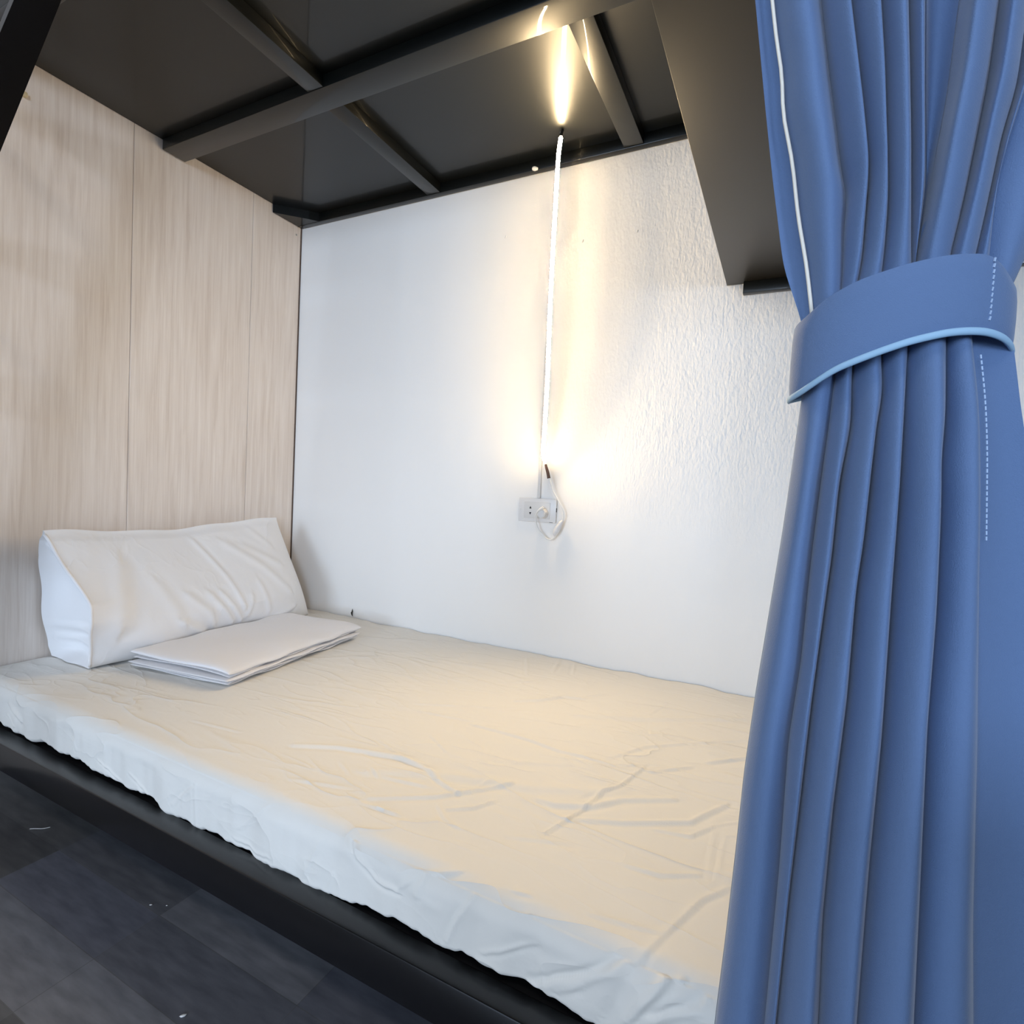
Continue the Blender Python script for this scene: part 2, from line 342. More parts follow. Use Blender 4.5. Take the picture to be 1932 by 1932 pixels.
box('front_tube',(.004,-.895,ZC),(X1,-.85,ZC+.08),steel,bunk,.002)
for (a_,b_) in ((.559,.606),(1.172,1.222)):
    box('cross_beam',(a_,-.425,ZC+.0015),(b_,-.021,ZP),steel,bunk,.0012)
    box('cross_beam',(a_,-.85,ZC+.0015),(b_,-.488,ZP),steel,bunk,.0012)
V=[(.004,-.125,ZC+.001),(.004,-.003,ZC+.001),(.12,-.003,ZC+.001),(.085,-.045,ZC+.001)]; V+= [(x,y,ZP) for x,y,z in V]
mesh('corner_plate',V,[(0,1,2,3),(4,5,6,7),(0,1,5,4),(1,2,6,5),(2,3,7,6),(3,0,4,7)],steel,bunk)
# guard rails and mattress base above, side posts
for z_ in (1.78,1.9): box('guard_rail',(.45,-.89,z_),(X1,-.865,z_+.025),steelf,bunk,.003)
for x_ in (.44,1.25,X1-.03): box('guard_post',(x_,-.892,ZC+.08),(x_+.03,-.862,1.93),steelf,bunk,.003)
box('corner_post',(X1,-.895,0),(X1+.04,-.855,1.93),steelf,bunk,.003); box('corner_post',(X1,-.045,0),(X1+.04,-.005,1.93),steelf,bunk,.003)
# raised-foot platform at the foot end: lower boxed panel and its wall tube
nb=empty('overhead_platform',(1.75,-.4,1.229),'dark olive steel platform hanging lower than the bunk underside, beside the blue curtain','platform')
box('platform_panel',(1.4395,-.84,1.229),(X1-.005,-.002,1.241),olive,nb,.001)
box('platform_side',(1.4395,-.84,1.241),(1.4455,-.002,ZC+.03),olive,nb)
box('platform_front',(1.4455,-.84,1.241),(X1-.005,-.834,ZC-.002),olive,nb)
box('wall_tube',(1.4775,-.018,1.2015),(X1-.005,-.002,1.229),steel,nb,.001)
# ladder
lad=empty('bunk_ladder',(.22,-1.30,0),'black steel ladder leaning on the upper bunk at the head end','ladder')
def stile(x0,x1):
    bm=bmesh.new(); k=.265; V=[]
    for x in (x0,x1):
        for (y,z) in ((-.894+.003-(1.537-1.70)*-k*-1*-1,1.70),):
            pass
    yf=lambda z:-.894-(1.537-z)*k
    P=[(x,yy,z) for x in (x0,x1) for (yy,z) in ((yf(0)-.052,0),(yf(0),0),(yf(1.72),1.72),(yf(1.72)-.052,1.72))]
    vs=[bm.verts.new(p) for p in P]
    for f in ((0,1,2,3),(4,5,6,7),(0,1,5,4),(1,2,6,5),(2,3,7,6),(3,0,4,7)): bm.faces.new([vs[i] for i in f])
    return bm
for a_ in (.378,.03): bmobj('stile',stile(a_,a_+.022),steelf,lad)
for i in range(5):
    z_=.28+i*.3; y_=-.894-(1.537-z_)*.265
    box('rung',(.052,y_-.044,z_),(.378,y_-.008,z_+.022),steelf,lad,.003)
# ================================================================ MATTRESS
def seg_dist(X,D,P):
    best=np.full(X.shape,9.); sgn=np.zeros(X.shape); tt=np.zeros(X.shape); n=len(P)-1
    for i in range(n):
        ax,ad=P[i]; bx,bd=P[i+1]; vx,vd=bx-ax,bd-ad; L=vx*vx+vd*vd+1e-12
        t=np.clip(((X-ax)*vx+(D-ad)*vd)/L,0,1); dx=X-(ax+t*vx); dd=D-(ad+t*vd); q=np.hypot(dx,dd)
        m=q<best; best=np.where(m,q,best); sgn=np.where(m,np.sign(dx*vd-dd*vx),sgn); tt=np.where(m,(i+t)/n,tt)
    return best,sgn,tt
nx,nd_=620,400; x=np.linspace(.006,2.045,nx); Wd=.874; r=.028; H=ZM-.168
L1=Wd-r-.004; L2=r*math.pi/2; L3=H-r; L4=.05; Lt=L1+L2+L3+L4
# finer sampling of arc length
dl=np.concatenate([np.linspace(0,L1,nd_-110,endpoint=False),np.linspace(L1,Lt,110)])
PY=[];PZ=[];NY=[];NZ=[];DD=[]
for s in dl:
    if s<L1: PY.append(-.004-s);PZ.append(ZM);NY.append(0);NZ.append(1)
    elif s<L1+L2:
        a_=(s-L1)/r; PY.append(-.004-L1-r*math.sin(a_));PZ.append(ZM-r+r*math.cos(a_));NY.append(-math.sin(a_));NZ.append(math.cos(a_))
    elif s<L1+L2+L3: PY.append(-Wd);PZ.append(ZM-r-(s-L1-L2));NY.append(-1);NZ.append(0)
    else:
        a_=(s-L1-L2-L3)/.022; a_=min(a_,math.pi/2+ (a_-math.pi/2)*0 if a_>math.pi/2 else a_)
        ex=max(0,(s-L1-L2-L3)-.022*math.pi/2)
        PY.append(-Wd+.022*(1-math.cos(a_))+ex);PZ.append(ZM-r-L3-.012*math.sin(a_));NY.append(-math.cos(a_));NZ.append(-math.sin(a_))
    # wrinkle coordinate: distance from back wall unrolled with a square corner
    y_,z_=-PY[-1],PZ[-1]; DD.append(y_ if NZ[-1]>.7 else Wd+(ZM-z_))
PY,PZ,NY,NZ,DD=map(np.array,(PY,PZ,NY,NZ,DD))
X,D=np.meshgrid(x,DD,indexing='ij'); disp=np.zeros_like(X)
for P,a_,w_ in WR:
    xs_=[p[0] for p in P]; ds=[p[1] for p in P]; mg=w_*.001*4
    ix=np.where((x>min(xs_)-mg)&(x<max(xs_)+mg))[0]; jd=np.where((DD>min(ds)-mg)&(DD<max(ds)+mg))[0]
    if len(ix)<2 or len(jd)<2: continue
    sl=(slice(ix[0],ix[-1]+1),slice(jd[0],jd[-1]+1))
    q,sg,t=seg_dist(X[sl],D[sl],P); q=q/(w_*.0008); A=a_*(.35 if w_>=12 else 1)*.001*(.6+.4*np.sin(np.pi*np.clip(t*.9+.05,0,1)))
    disp[sl]+=A*.85*(np.exp(-(q*sg-.3)**2*1.6)-.55*np.exp(-(q*sg+1.0)**2*1.4))
# soft undulation, more in the middle and foot half of the bed
sm=np.zeros_like(X)
for k in range(26):
    ang=rng.normal(1.45,.28); f_=rng.uniform(18,60); ph=rng.uniform(0,6.28)
    sm+=np.sin((X*math.cos(ang)+D*math.sin(ang))*f_+ph+1.2*np.sin(X*rng.uniform(4,9)+ph))*rng.uniform(.5,1)*20/f_
msk=1/(1+np.exp(-(X-.55)/.12)); msk=msk*np.clip((.84-D)/.12,0,1)
disp+=sm*.00026*msk+np.sin(X*5.1+1)*np.sin(D*6.2)*.0012*(D<Wd)
side=np.clip((D-.88)/.03,0,1)
fold=noise1(x,30,3)*.0042+noise1(x,70,4)*.0008
disp+=side*fold[:,None]
disp+=side*(noise1(x+0,60,8)[:,None]*np.sin((D-.87)*40))*.0015
YY=PY[None,:]+disp*NY[None,:]; ZZ=PZ[None,:]+disp*NZ[None,:]
hem=noise1(x,42,11)*.0045+noise1(x,120,12)*.0022+np.interp(x,[.16,.46,.80,1.05,1.24,1.45],[.002,.008,-.003,-.006,.007,.003])
tk=np.clip((DD-.90)/.05,0,1); ZZ+=hem[:,None]*tk[None,:]
ZZ=np.maximum(ZZ,.1502)
# back edge lifts and ripples against the wall
bk=np.exp(-((D-.0)/.02)**2); YY=np.minimum(YY,-.0015)
ZZ+=bk*(noise1(x,30,21)*.0022+noise1(x,11,23)*.003+.004*np.exp(-((x-.96)/.05)**2)+.004*np.exp(-((x-.17)/.05)**2))[:,None]
# head and foot ends: round down
for idx,sgn_ in ((0,1),(nx-1,-1)):
    pass
endr=np.clip((x-.006)/.02,0,1); endf=np.clip((2.045-x)/.03,0,1)
dr=(1-np.sqrt(1-(1-endf)**2+1e-9))*.03
ZZ-=dr[:,None]*(D<Wd)
V=np.stack([np.repeat(x[:,None],len(dl),1),YY,ZZ],-1).reshape(-1,3); n=len(dl)
F=[(i*n+j,i*n+j+1,(i+1)*n+j+1,(i+1)*n+j) for i in range(nx-1) for j in range(n-1)]
# closed underside/back and ends
b0=len(V); V=np.concatenate([V,np.array([(xx,-.004,.152) for xx in x])])
F+=[(b0+i,b0+i+1,(i+1)*n,i*n) for i in range(nx-1)]+[(i*n+n-1,(i+1)*n+n-1,b0+i+1,b0+i) for i in range(nx-1)]
F.append([0*n+j for j in range(n)]+[b0]); F.append([(nx-1)*n+j for j in range(n)][::-1]+[b0+nx-1])
mt=empty('mattress',(1.0,-.45,.151),'single mattress in a creased white fitted sheet on the lower bunk','mattress')
mesh('fitted_sheet',V,F,sheet,mt,True,70)
# ================================================================ PILLOW
pil=empty('pillow',(.1,-.42,ZM),'plump white pillow propped upright against the pale wood panel','pillow')
ns,ntt=130,70
def prof(s,t):
    h=.313+.02*s; z=ZM+.001+h*t
    z+=(-.014*math.sin(math.pi*s)**1 + .003*math.sin(9*s+1)+.002*math.sin(23*s))*t**3      # sagging top hem
    lean=.155*(1-t)+.07*t
    bl=.198+.085*math.sin(math.pi*min(t/.9,1))**1.0*(1-t)*1.4 if t<1 else .075
    mid=(.20*(1-t)+.078*t)+.095*math.sin(math.pi*t**.75)**.85*(1-.45*t)
    left=np.interp(t,[0,.2,.38,.5,.8,1],[.193,.216,.236,.232,.128,.080]); k=max(0,1-s/.22)**1.6
    f=mid*(1-k)+left*k
    f-= .028*math.exp(-((s-.55)/.3)**2)*max(0,1-t*3.2)   # gives way to folded linen
    e=(1-max(0,(s-.55)/.45)**3.2)**.75 if s<1 else 0
    bkx=.014+.05*max(0,(t-.55)/.45)**2
    F_=lean+(f-lean)*e; B_=lean+(bkx-lean)*e
    if t>.93: q=(t-.93)/.07; mdl=.5*(F_+B_)*.3+.076*.7; F_=F_*(1-q)+mdl*q; B_=B_*(1-q)+mdl*q; 
    if t<.05:
        q=(1-t/.05); F_-=.014*q*q*e
    yl=np.interp(t,[0,.08,.45,.8,.97,1],[-.728,-.738,-.750,-.760,-.775,-.777])+.003*math.sin(t*14); yr=np.interp(t,[0,.35,.7,1],[-.055,-.082,-.108,-.132])
    y=yl*(1-s)+yr*s
    return F_,B_,y,z,e
cre=[([(-.44,.527),(-.394,.43),(-.368,.343)],5,7),([(-.35,.515),(-.264,.446),(-.192,.366)],6,13),([(-.517,.396),(-.471,.349),(-.458,.313)],4,10),([(-.46,.393),(-.403,.308)],5,9),
([(-.424,.387),(-.377,.309)],5,9),([(-.339,.368),(-.357,.317)],4,9),([(-.181,.305),(-.243,.29)],5,9),([(-.77,.563),(-.705,.560),(-.614,.55)],5,4),([(-.65,.476),(-.668,.423),(-.684,.357)],6,22),
([(-.302,.505),(-.195,.445)],5,11),([(-.543,.335),(-.487,.296)],5,11),([(-.30,.40),(-.28,.32)],4,10),([(-.58,.43),(-.545,.34)],3,16),([(-.25,.55),(-.2,.50)],3,10)]
Vf=[];Vb=[]
for i in range(ns+1):
    for j in range(ntt+1):
        s=(i/ns); t=j/ntt; F_,B_,y,z,e=prof(s,t)
        dd=0
        for P,a_,w_ in cre:
            q=9
            for (y0,zz0),(y1,zz1) in zip(P[:-1],P[1:]):
                L=(y1-y0)**2+(zz1-zz0)**2; u=max(0,min(1,((y-y0)*(y1-y0)+(z-zz0)*(zz1-zz0))/L)); qy=y-y0-u*(y1-y0); qz=z-zz0-u*(zz1-zz0); q0=math.hypot(qy,qz)
                if q0<abs(q): q=q0*(1 if qy*(zz1-zz0)-qz*(y1-y0)>0 else -1)
            q/=w_*.001
            if abs(q)<4: dd+=a_*.001*(math.exp(-(q-.3)**2)-.6*math.exp(-(q+1.1)**2))
        dd+=.0018*math.sin(26*y+14*z)*math.sin(19*z-5*y)
        Vf.append((F_+dd*min(1,e*1.5)*(1-t**10)+.0012,y,z)); Vb.append((max(.004,B_-.0012),y,z))
m_=ntt+1; V=Vf+Vb; o_=len(Vf)
F=[(i*m_+j,(i+1)*m_+j,(i+1)*m_+j+1,i*m_+j+1) for i in range(ns) for j in range(ntt)]
F+=[(o_+i*m_+j,o_+i*m_+j+1,o_+(i+1)*m_+j+1,o_+(i+1)*m_+j) for i in range(ns) for j in range(ntt)]
F+=[(i*m_+ntt,(i+1)*m_+ntt,o_+(i+1)*m_+ntt,o_+i*m_+ntt) for i in range(ns)]+[(i*m_,o_+i*m_,o_+(i+1)*m_,(i+1)*m_) for i in range(ns)]
F+=[(ns*m_+j,o_+ns*m_+j,o_+ns*m_+j+1,ns*m_+j+1) for j in range(ntt)]
# open left end: recessed gusset with creases
g0=len(V); ng=16; G=[]
for j in range(m_):
    a_=Vector(Vf[j]); b_=Vector(Vb[j]); row=[]
    for k in range(1,ng):
        u=k/ng; p=a_.lerp(b_,u); wdt=(a_-b_).length
        t=j/ntt; rec=.040*math.sin(math.pi*u)**.7*min(1,wdt/.06)*min(1,t/.06)
        rec+=.004*math.sin(u*9+t*11)*math.sin(math.pi*u)
        if t<.3: rec-=.010*math.sin(u*math.pi)*(math.exp(-((t-.13-.04*u)/.025)**2)+.8*math.exp(-((t-.24-.02*u)/.03)**2))
        rec-=.018*math.exp(-((t-.76+(.5-u)*.35)/.035)**2)*math.sin(math.pi*u)
        V.append((p.x,p.y+rec,p.z)); row.append(len(V)-1)
    G.append([j]+row+[o_+j])
for j in range(ntt):
    for k in range(ng): F.append((G[j][k],G[j][k+1],G[j+1][k+1],G[j+1][k]))
mesh('pillowcase',V,F,linen,pil,True,60)
# hem cord of pillowcase along open edge
hp=[Vector(Vf[j])+Vector((-.001,-.0015,0)) for j in range(2,m_-1,2)]
Vt,Ft=tubemesh(hp,.0035,8); mesh('hem',Vt,Ft,linen,pil,True)
# ================================================================ FOLDED LINEN
fl=empty('folded_sheet',(.37,-.42,ZM),'neatly folded white sheet lying flat in front of the pillow','bed linen')
A_,B_,C_,D_=map(Vector,((.545,-.638,0),(.243,-.680,0),(.222,-.205,0),(.498,-.172,0)))
def slab(z0_,z1_,ins,seed,droop=0):
    r=np.random.default_rng(seed); nu,nv=72,40; V=[];F=[]
    for side in (1,-1):
        for i in range(nu+1):
            for j in range(nv+1):
                u=i/nu; v_=j/nv
                u=.5-.5*math.cos(math.pi*u) if True else u; v_=.5-.5*math.cos(math.pi*v_)
                e=(1-abs(2*u-1)**14)*(1-abs(2*v_-1)**14); e=max(e,0)**.42
                uu=ins[0]+(1-ins[0]-ins[1])*u; vv=ins[2]+(1-ins[2]-ins[3])*v_
                p=(A_*(1-vv)+B_*vv)*(1-uu)+(D_*(1-vv)+C_*vv)*uu
                wob=.0016*math.sin(u*13+seed)*math.sin(v_*7+seed*2)+.0012*math.sin(u*29+seed*3)*(abs(2*v_-1)**4)
                edgew=.0025*math.sin(u*17+seed*1.7)*(abs(2*v_-1)**6)
                p=p+Vector((edgew,-edgew*.3,0))
                dr_=-droop*((1-u)**6*0+ (1-v_)**10)*.004
                zc=(z0_+z1_)/2+wob+dr_+ (.004*(math.sin(u*3.1)))*.3
                V.append((p.x,p.y,zc+side*(z1_-z0_)/2*e))
    m=nv+1;o=(nu+1)*m
    for i in range(nu):
        for j in range(nv):
            F.append((i*m+j,(i+1)*m+j,(i+1)*m+j+1,i*m+j+1)); F.append((o+i*m+j,o+i*m+j+1,o+(i+1)*m+j+1,o+(i+1)*m+j))
    for i in range(nu): F.append((i*m,o+i*m,o+(i+1)*m,(i+1)*m)); F.append((i*m+nv,(i+1)*m+nv,o+(i+1)*m+nv,o+i*m+nv))
    for j in range(nv): F.append((j,j+1,o+j+1,o+j)); F.append((nu*m+j,o+nu*m+j,o+nu*m+j+1,nu*m+j+1))
    return V,F
allV=[];allF=[]
for (z0_,z1_,ins,sd,dp) in ((.2522,.2590,(.022,.018,.034,.02),1,0),(.2585,.2648,(.006,.022,.012,.02),2,0),(.2642,.2722,(-.004,.012,-.004,.02),3,0),(.2758,.2822,(.020,.006,.026,.02),4,1),(.2818,.2985,(.004,.000,.002,.02),5,2)):
    V,F=slab(z0_,z1_,ins,sd,dp); k=len(allV); allV+=V; allF+=[tuple(q+k for q in f) for f in F]
mesh('folded_layers',allV,allF,terry,fl,True,75)
# ================================================================ CURTAIN
def yb(x): return -.98-.035*np.exp(-((x-1.665)/.07)**2)
cur=empty('curtain',(1.66,-.98,.06),'blue curtain gathered in vertical folds and tied back at the foot of the bunk','curtain')
def col_x(tb,z):
    t=sorted(tb); zs=np.array([a for a,b in t]); xs_=np.array([b for a,b in t]); r=np.interp(z,zs,xs_)
    # outside the table carry the end slope on, easing out
    kt=min(3,len(t)-1); st=(xs_[-1]-xs_[-1-kt])/(zs[-1]-zs[-1-kt]); sb=(xs_[kt]-xs_[0])/(zs[kt]-zs[0]); Lz=.22
    r=np.where(z>zs[-1],xs_[-1]+st*Lz*(1-np.exp(-(z-zs[-1])/Lz)),r)
    r=np.where(z<zs[0],xs_[0]+sb*Lz*(1-np.exp(-(zs[0]-z)/Lz))*-1,r)
    k=np.hanning(13); k/=k.sum(); return np.convolve(np.pad(r,6,mode='edge'),k,'valid')
def cloth(tabs,keys,kinds,zr,tie,flip,thick=.034,name='x'):
    z=np.linspace(zr[0],zr[1],230); XK=[col_x(tabs[k],z) for k in keys]
    for i in range(1,len(XK)): XK[i]=np.maximum(XK[i],XK[i-1]+.0008)
    sc=.35+.65*np.clip(np.abs(z-tie)/.09,0,1)**.8; cols=[]
    for i,kd in enumerate(kinds):
        m=20; h_,sk,pw=kd; w_=XK[i+1]-XK[i]
        for a in range(m+(1 if i==len(kinds)-1 else 0)):
            t=a/m; b=max(math.sin(math.pi*t),0)**pw; hh=np.minimum(h_*1.2,.95*w_+.002)*sc if h_>0 else np.full_like(z,h_)*sc
            xx=XK[i]+w_*t+sk*hh*b*math.sin(math.pi*t); yy=yb(xx)+(.010*sc-(hh+.010*sc)*b if h_>0 else .004-hh*b)
            cols.append((xx,yy))
    nb=len(cols); L,R_=cols[0][0],cols[-1][0]
    for a in range(1,28):
        t=a/28; xx=R_+(L-R_)*t; yy=yb(xx)+thick*sc**.5+.006*np.sin(t*22)*sc*math.sin(math.pi*t)
        q=min(1,math.sin(math.pi*t)*2.2)**.5; yf=yb(xx)+.003; yy=yf+(yy-yf)*q
        cols.append((xx,yy))
    m=len(cols); V=[(cols[j][0][i],cols[j][1][i],z[i]) for i in range(len(z)) for j in range(m)]
    F=[(i*m+j,i*m+(j+1)%m,(i+1)*m+(j+1)%m,(i+1)*m+j) for i in range(len(z)-1) for j in range(m)]
    F.append(tuple(range(m))[::-1]); F.append(tuple(range((len(z)-1)*m,len(z)*m)))
    return V,F,z,XK
Fo=(.016,0,.62)
V1,F1,zu,XU=cloth(CU,['L','P','a','b','c','d','e','f','g','h','s','R'],[(-.004,0,1),(.013,.12,.75),(.013,.25,.6),(.014,.22,.6),(.010,.1,.7),(.005,.0,.8),(-.013,0,.6),(.016,-.25,.6),(.013,-.25,.6),(.004,-.1,.8),(.002,0,1)],(.832,1.60),.84,False)
V2,F2,zd,XD=cloth(CD,['L','A','B','C','D','E','F','R'],[(.009,.05,.7),(.010,.15,.6),(.013,.22,.6),(.013,.2,.6),(.016,.2,.6),(.012,.2,.55),(-.004,0,1)],(.06,.832),.82,False)
k=len(V1); mesh('curtain_cloth',V1+V2,F1+[tuple(q+k for q in f) for f in F2],blue,cur,True,80)
# cream piping down the folded-back front edge
pz=[z_ for z_ in np.linspace(.838,1.58,60)]; px=np.interp(pz,zu,XU[1]); 
V,F=tubemesh([Vector((a_,yb(a_)-.0015,b_)) for a_,b_ in zip(px,pz)],.0012,8); mesh('edge_piping',V,F,cream,cur,True)['label']='cream edge piping'
# tieback band: loop with traced slant
fa=1.652; fb=-.985
topz=[(1.5993,.8361),(1.6114,.8446),(1.6261,.85),(1.6379,.8524),(1.6522,.8553),(1.67,.858),(1.6892,.8588),(1.6988,.8521),(1.7043,.8454)]
botz=[(1.5965,.7865),(1.6016,.7883),(1.6188,.799),(1.6411,.8068),(1.6532,.8108),(1.6711,.8151),(1.6833,.8163),(1.6916,.8162),(1.7031,.8137),(1.709,.809)]
tie=empty('curtain_tieback',(1.652,-.985,.79),'blue fabric tieback band with light blue piping wrapped round the curtain','curtain tieback')
na=140; V=[];F=[];low=[]
def smoothz(tb,x_): 
    xs_=np.linspace(1.59,1.715,60); zs=np.interp(xs_,[p[0] for p in tb],[p[1] for p in tb]); k=np.hanning(9);k/=k.sum(); zs=np.convolve(np.pad(zs,4,mode='edge'),k,'valid'); return float(np.interp(x_,xs_,zs))
for i in range(na):
    a_=2*math.pi*i/na; cx_,cy_=math.cos(a_),math.sin(a_); x_=fa+.057*cx_; y_=fb+.046*cy_
    zt=smoothz(topz,x_); zb_=smoothz(botz,x_)
    if cy_>0: zt=zt*(1-cy_)+.842*cy_; zb_=zb_*(1-cy_)+.796*cy_
    low.append(Vector((x_,y_,zb_)))
    nrm=Vector((cx_/.057,cy_/.046,0)).normalized()
    ring=[]
    for (o1,f1) in ((0,0),(.0006,.03),(.0012,.2),(.0014,.5),(.0012,.8),(.0006,.97),(0,1),(-.0015,1),(-.0015,0)):
        p=Vector((x_,y_,zb_+(zt-zb_)*f1))+nrm*o1; V.append(p)
    m=9
F=[(i*9+j,((i+1)%na)*9+j,((i+1)%na)*9+(j+1)%9,i*9+(j+1)%9) for i in range(na) for j in range(9)]
mesh('band',V,F,blue,tie,True,60)
V=[];F=[]
for i in range(na):
    p=low[i]; nrm=Vector((math.cos(2*math.pi*i/na)/.057,math.sin(2*math.pi*i/na)/.046,0)).normalized()
    for k in range(10):
        b_=2*math.pi*k/10; V.append(p+Vector((0,0,.0022*math.sin(b_)))+nrm*(.0013*math.cos(b_)+.0008))
F=[(i*10+k,i*10+(k+1)%10,((i+1)%na)*10+(k+1)%10,((i+1)%na)*10+k) for i in range(na) for k in range(10)]
mesh('band_piping',V,F,lightblue,tie,True)['label']='light blue piping'
# stitching: seam down the right of the curtain
bm=bmesh.new()
def stitch(x0,z0_,y0,x1,z1_,y1):
    a_=Vector((x0,y0,z0_)); b_=Vector((x1,y1,z1_)); d=(b_-a_); 
    Mx=Matrix.Translation((a_+b_)/2)@d.to_track_quat('Z','Y').to_matrix().to_4x4(); L=d.length
    addbox(bm,(-.0004,-.0004,-L*.34),(.0004,.0004,L*.34),0,Mx)
zs_=np.arange(.70,.806,.0032); sxs=np.interp(zs_,zd,XD[6])
for i in range(len(zs_)-1): stitch(sxs[i]+.0015,zs_[i],yb(sxs[i])-.0035,sxs[i+1]+.0015,zs_[i+1],yb(sxs[i+1])-.0035)
bmobj('stitching',bm,thread,cur); bm=bmesh.new()
for z_ in np.arange(.822,.856,.0032): stitch(1.6905,z_,fb-.046*math.sqrt(1-((1.6905-fa)/.057)**2)-.0016,1.6912,z_+.0032,fb-.046*math.sqrt(1-((1.6912-fa)/.057)**2)-.0016)
bmobj('band_stitching',bm,thread,tie)
rod=empty('curtain_rail',(1.3,-.96,1.61),'black curtain rail fixed along the front of the upper bunk','curtain rail')
box('rail_tube',(.46,-.995,1.605),(2.09,-.975,1.625),steelf,rod,.003)
for x_ in (.5,1.28,2.05): box('rail_bracket',(x_,-.975,1.608),(x_+.02,-.896,1.622),steelf,rod,.002)
# ================================================================ LED STRIP
SP=[(1.0335,-.108,1.6285),(1.0325,-.110,1.610),(1.030,-.114,1.555),(1.032,-.121,1.419),(1.0325,-.123,1.287),(1.031,-.118,1.157),(1.0265,-.102,1.026),(1.015,-.076,.893),(1.004,-.054,.831),(1.0025,-.042,.803),(1.008,-.037,.784)]
led=empty('led_strip',(1.0,-.04,.78),'glowing warm white strip light hanging down the back wall from the bunk underside','strip light')
Q=catmull(SP,14)
# resample evenly
cl=[0]
for a_,b_ in zip(Q[:-1],Q[1:]): cl.append(cl[-1]+(b_-a_).length)
tot=cl[-1]; N=86*5
PQ=[Vector([np.interp(tot*i/N,cl,[p[k] for p in Q]) for k in range(3)]) for i in range(N+1)]
nrm0=Vector((.50,-.866,0)).normalized(); 
def ribbon(i0,i1,off0,off1,wd,name,mat,bead=0,parent=led):
    V=[];F=[]
    for i in range(i0,i1+1):
        p=PQ[i]; t=(PQ[min(i+1,N)]-PQ[max(i-1,0)]).normalized(); n_=(nrm0-t*nrm0.dot(t)).normalized(); b_=t.cross(n_)
        q=(i%5)/5; wv=wd*(1+bead*math.cos(2*math.pi*q)); f=1+.0*q
        for (u,o) in ((-1,off0),(1,off0),(1,off0*.2+off1*.8),(.7,off1),(-.7,off1),(-1,off0*.2+off1*.8)):
            V.append(p+b_*wv*u+n_*o)
    m=6; k=i1-i0+1
    F=[(i*m+j,i*m+(j+1)%m,(i+1)*m+(j+1)%m,(i+1)*m+j) for i in range(k-1) for j in range(m)]+[tuple(range(m)),tuple(range((k-1)*m,k*m))]
    return mesh(name,V,F,mat,parent,False)
ribbon(2,N-2,-.0016,-.0004,.0042,'backing_tape',plastic)
gs=ribbon(10,N-8,-.0003,.0016,.0046,'glowing_sleeve',glow,.09); gs['label']='glowing beaded sleeve'; gs.data.materials.append(glow_side); gs.data.materials.append(glow_left)
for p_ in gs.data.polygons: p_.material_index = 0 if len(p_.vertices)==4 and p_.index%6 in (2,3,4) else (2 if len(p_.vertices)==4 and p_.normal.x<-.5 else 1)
tube('end_cap',[PQ[9]+nrm0*.001,PQ[5],PQ[0]+Vector((.003,0,.0))],[.0045,.0042,.0028],blackp,led,10,3)
c0=PQ[N]; 
cd=[Vector((1.006,-.036,.788)),Vector((1.0085,-.0355,.779)),Vector((1.013,-.034,.765)),Vector((1.0165,-.033,.750))]
tube('connector',cd,[.0030,.0038,.0045,.0048],brownp,led,12,4)['label']='dark brown connector sleeve'
tube('cable_sleeve',[Vector((1.0165,-.033,.751)),Vector((1.021,-.0315,.739)),Vector((1.0245,-.0295,.728))],[.0034,.0031,.0018],cable,led,10,3)
tube('power_cable',[(1.0245,-.0295,.728),(1.030,-.028,.714),(1.042,-.025,.694),(1.056,-.022,.669),(1.0605,-.02,.653),(1.057,-.018,.634)],.0020,cable,led,8,10)
tube('power_cable',[(1.0355,-.016,.592),(1.030,-.015,.584),(1.018,-.016,.5815),(1.002,-.018,.592),(.985,-.022,.613),(.980,-.028,.642),(.986,-.031,.656)],.0020,cable,led,8,10)
sw=[Vector((1.058,-.018,.637)),Vector((1.053,-.018,.630)),Vector((1.046,-.017,.618)),Vector((1.040,-.016,.606)),Vector((1.0365,-.016,.598)),Vector((1.0345,-.016,.591))]
o=tube('inline_switch',sw,[.002,.0058,.0082,.0084,.0066,.0020],plastic,led,16)
tube('plug_sleeve',[(.985,-.031,.6555),(.992,-.031,.662),(1.003,-.030,.670)],[.0019,.0030,.0034],cable,led,10)
bm=bmesh.new(); bmesh.ops.create_cone(bm,cap_ends=True,segments=28,radius1=.0145,radius2=.0115,depth=.020,matrix=Matrix.Translation((.997,-.0195,.652))@Matrix.Rotation(math.radians(90),4,'X'))
bmesh.ops.bevel(bm,geom=[e for e in bm.edges if e.calc_face_angle(0)>1],offset=.002,segments=2,affect='EDGES')
bmobj('plug_body',bm,plastic2,led,True,40)
# ================================================================ WALL SOCKET
so=empty('wall_socket',(.974,-.001,.626),'white double power socket plate on the back wall under the strip light','wall socket')
box('face_plate',(.917,-.0075,.6265),(1.0325,-.0005,.6935),plastic,so,.0022)
box('socket_module',(.935,-.0095,.636),(1.0145,-.0070,.6825),plastic2,so,.0012)
for (zc_,up_) in ((.6668,1),(.6497,-1)):
    V=[(.9518,-.0099,zc_-.0034*up_),(.9582,-.0099,zc_-.0034*up_),(.955,-.0099,zc_+.0040*up_)]; V+=[(a_,-.0093,c_) for a_,b_,c_ in V]
    mesh('pin_hole',V,[(0,1,2),(3,4,5),(0,1,4,3),(1,2,5,4),(2,0,3,5)],hole,so)
box('side_notch',(1.0318,-.0062,.6575),(1.0330,-.0030,.6685),hole,so)
box('lower_notch',(1.014,-.0078,.6272),(1.024,-.0070,.6283),hole,so)
box('screw_cover',(.9215,-.0085,.6585),(.9250,-.0070,.6620),plastic,so,.0008)
cn=box('cable_conduit',(.9735,-.008,.694),(.9815,-.0002,1.598),plastic2,None,.001); tag(cn,'thin white cable conduit running up the wall above the power socket','cable conduit')
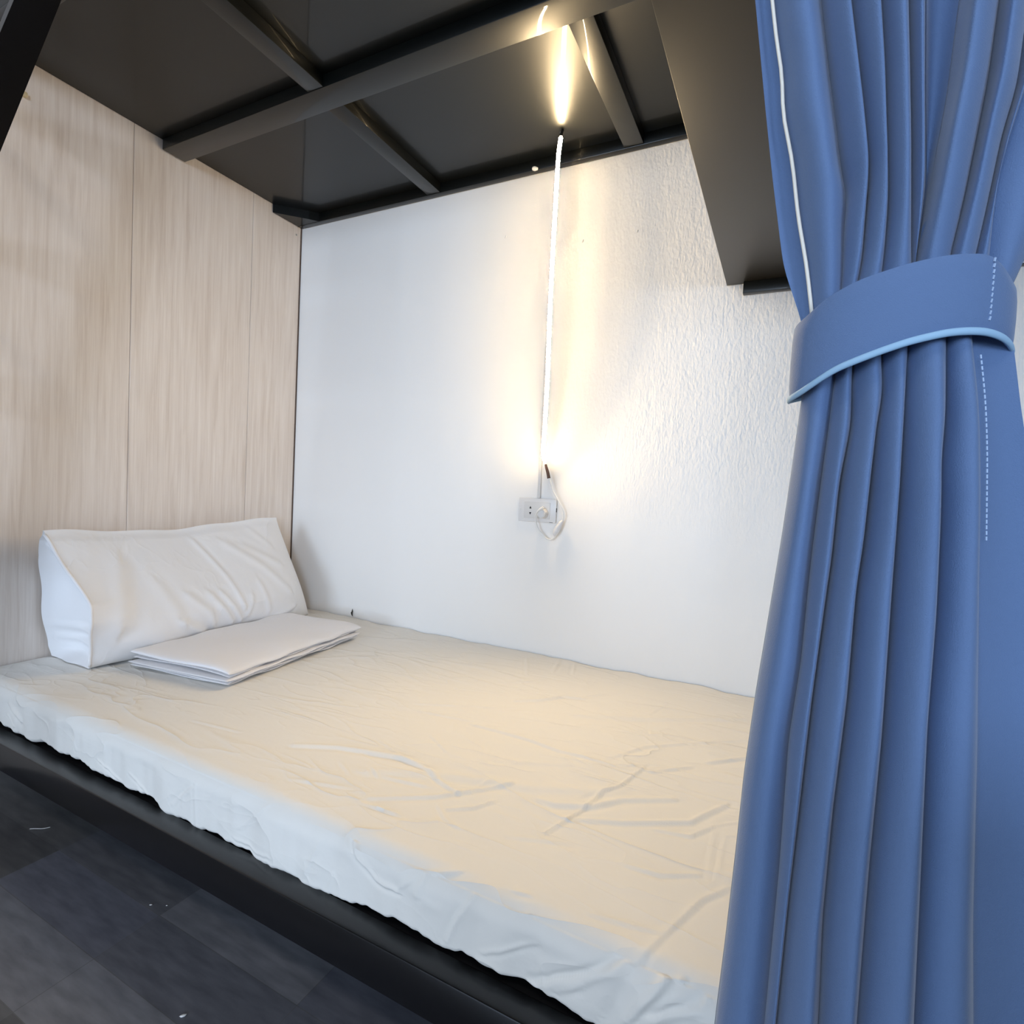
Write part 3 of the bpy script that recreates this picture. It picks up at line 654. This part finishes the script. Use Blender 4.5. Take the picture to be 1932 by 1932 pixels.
# small things
cc=tube('cable_clip',[(.919,-.030,1.600),(.925,-.030,1.5985),(.933,-.028,1.5975)],[.0045,.0060,.003],cable,None,10,4); tag(cc,'small white cable clip stuck to the bunk edge left of the strip light','cable clip')
V,F=tubemesh([Vector((.3065,-.003,.256)),Vector((.3050,-.004,.262)),Vector((.3035,-.004,.268)),Vector((.3055,-.0035,.272)),Vector((.3050,-.003,.281))],[.0006,.0022,.0030,.0022,.0004],8)
tag(mesh('black_scrap',V,F,blackp,None,True),'tiny black pointed scrap standing between mattress and back wall','scrap')
def crumb(x_,y_,l,w_,ang,label,nm='plaster_crumb',gr=None):
    bm=bmesh.new(); bmesh.ops.create_icosphere(bm,subdivisions=2,radius=1)
    for v_ in bm.verts: v_.co=Vector((v_.co.x*l*(1+.2*math.sin(v_.co.y*5)),v_.co.y*w_,v_.co.z*w_*.5+w_*.5))
    bmesh.ops.rotate(bm,verts=bm.verts,cent=(0,0,0),matrix=Matrix.Rotation(ang,3,'Z')); bmesh.ops.translate(bm,verts=bm.verts,vec=(x_,y_,.0002))
    tag(bmobj(nm,bm,plastic,None,True),label,'crumb','white crumbs on the dark floor')
crumb(.931,-.973,.0042,.0020,.9,'largest white crumb on the dark floor, at the bottom edge of the photo')
crumb(.704,-.884,.0024,.0012,.7,'small white crumb on the floor planks, farther from the bottom edge')
crumb(.727,-.872,.0015,.0008,.7,'tiny white speck just beside the small crumb near the bed rail')
tag(tube('lint_thread',[(.311,-.888,.001),(.322,-.884,.003),(.332,-.876,.002),(.337,-.866,.001)],.0005,cable,None,6),'short white thread curling on the dark floor at far left','thread')
tag(box('wooden_peg',(0.0,-.800,1.545),(.010,-.786,1.556),M('pale_peg',(.62,.5,.3),.6),None,.002),'tiny pale peg on the wood panel beside the black ladder','peg')
# ceiling lamp of the aisle
cl_=empty('ceiling_lamp',(1.9,-2.3,2.6),'long white tube lamp on the aisle ceiling','ceiling lamp')
box('lamp_housing',(1.3,-2.36,2.55),(2.5,-2.24,2.599),white_m,cl_,.006); 
tube('lamp_tube',[(1.33,-2.3,2.535),(1.9,-2.3,2.535),(2.47,-2.3,2.535)],.013,lamp_m,cl_,14,2)

tr=empty('shade_blocker',(2.2,-1.5,0),'added unseen black trunk standing in the aisle beside the foot of the bunk','blocker')  # added box out of view, placed to shade the lower right of the curtain
box('blocker_body',(1.82,-1.72,.002),(2.6,-1.26,.50),steelf,tr,.012); box('blocker_lid',(1.815,-1.725,.502),(2.605,-1.255,.60),steelf,tr,.012)
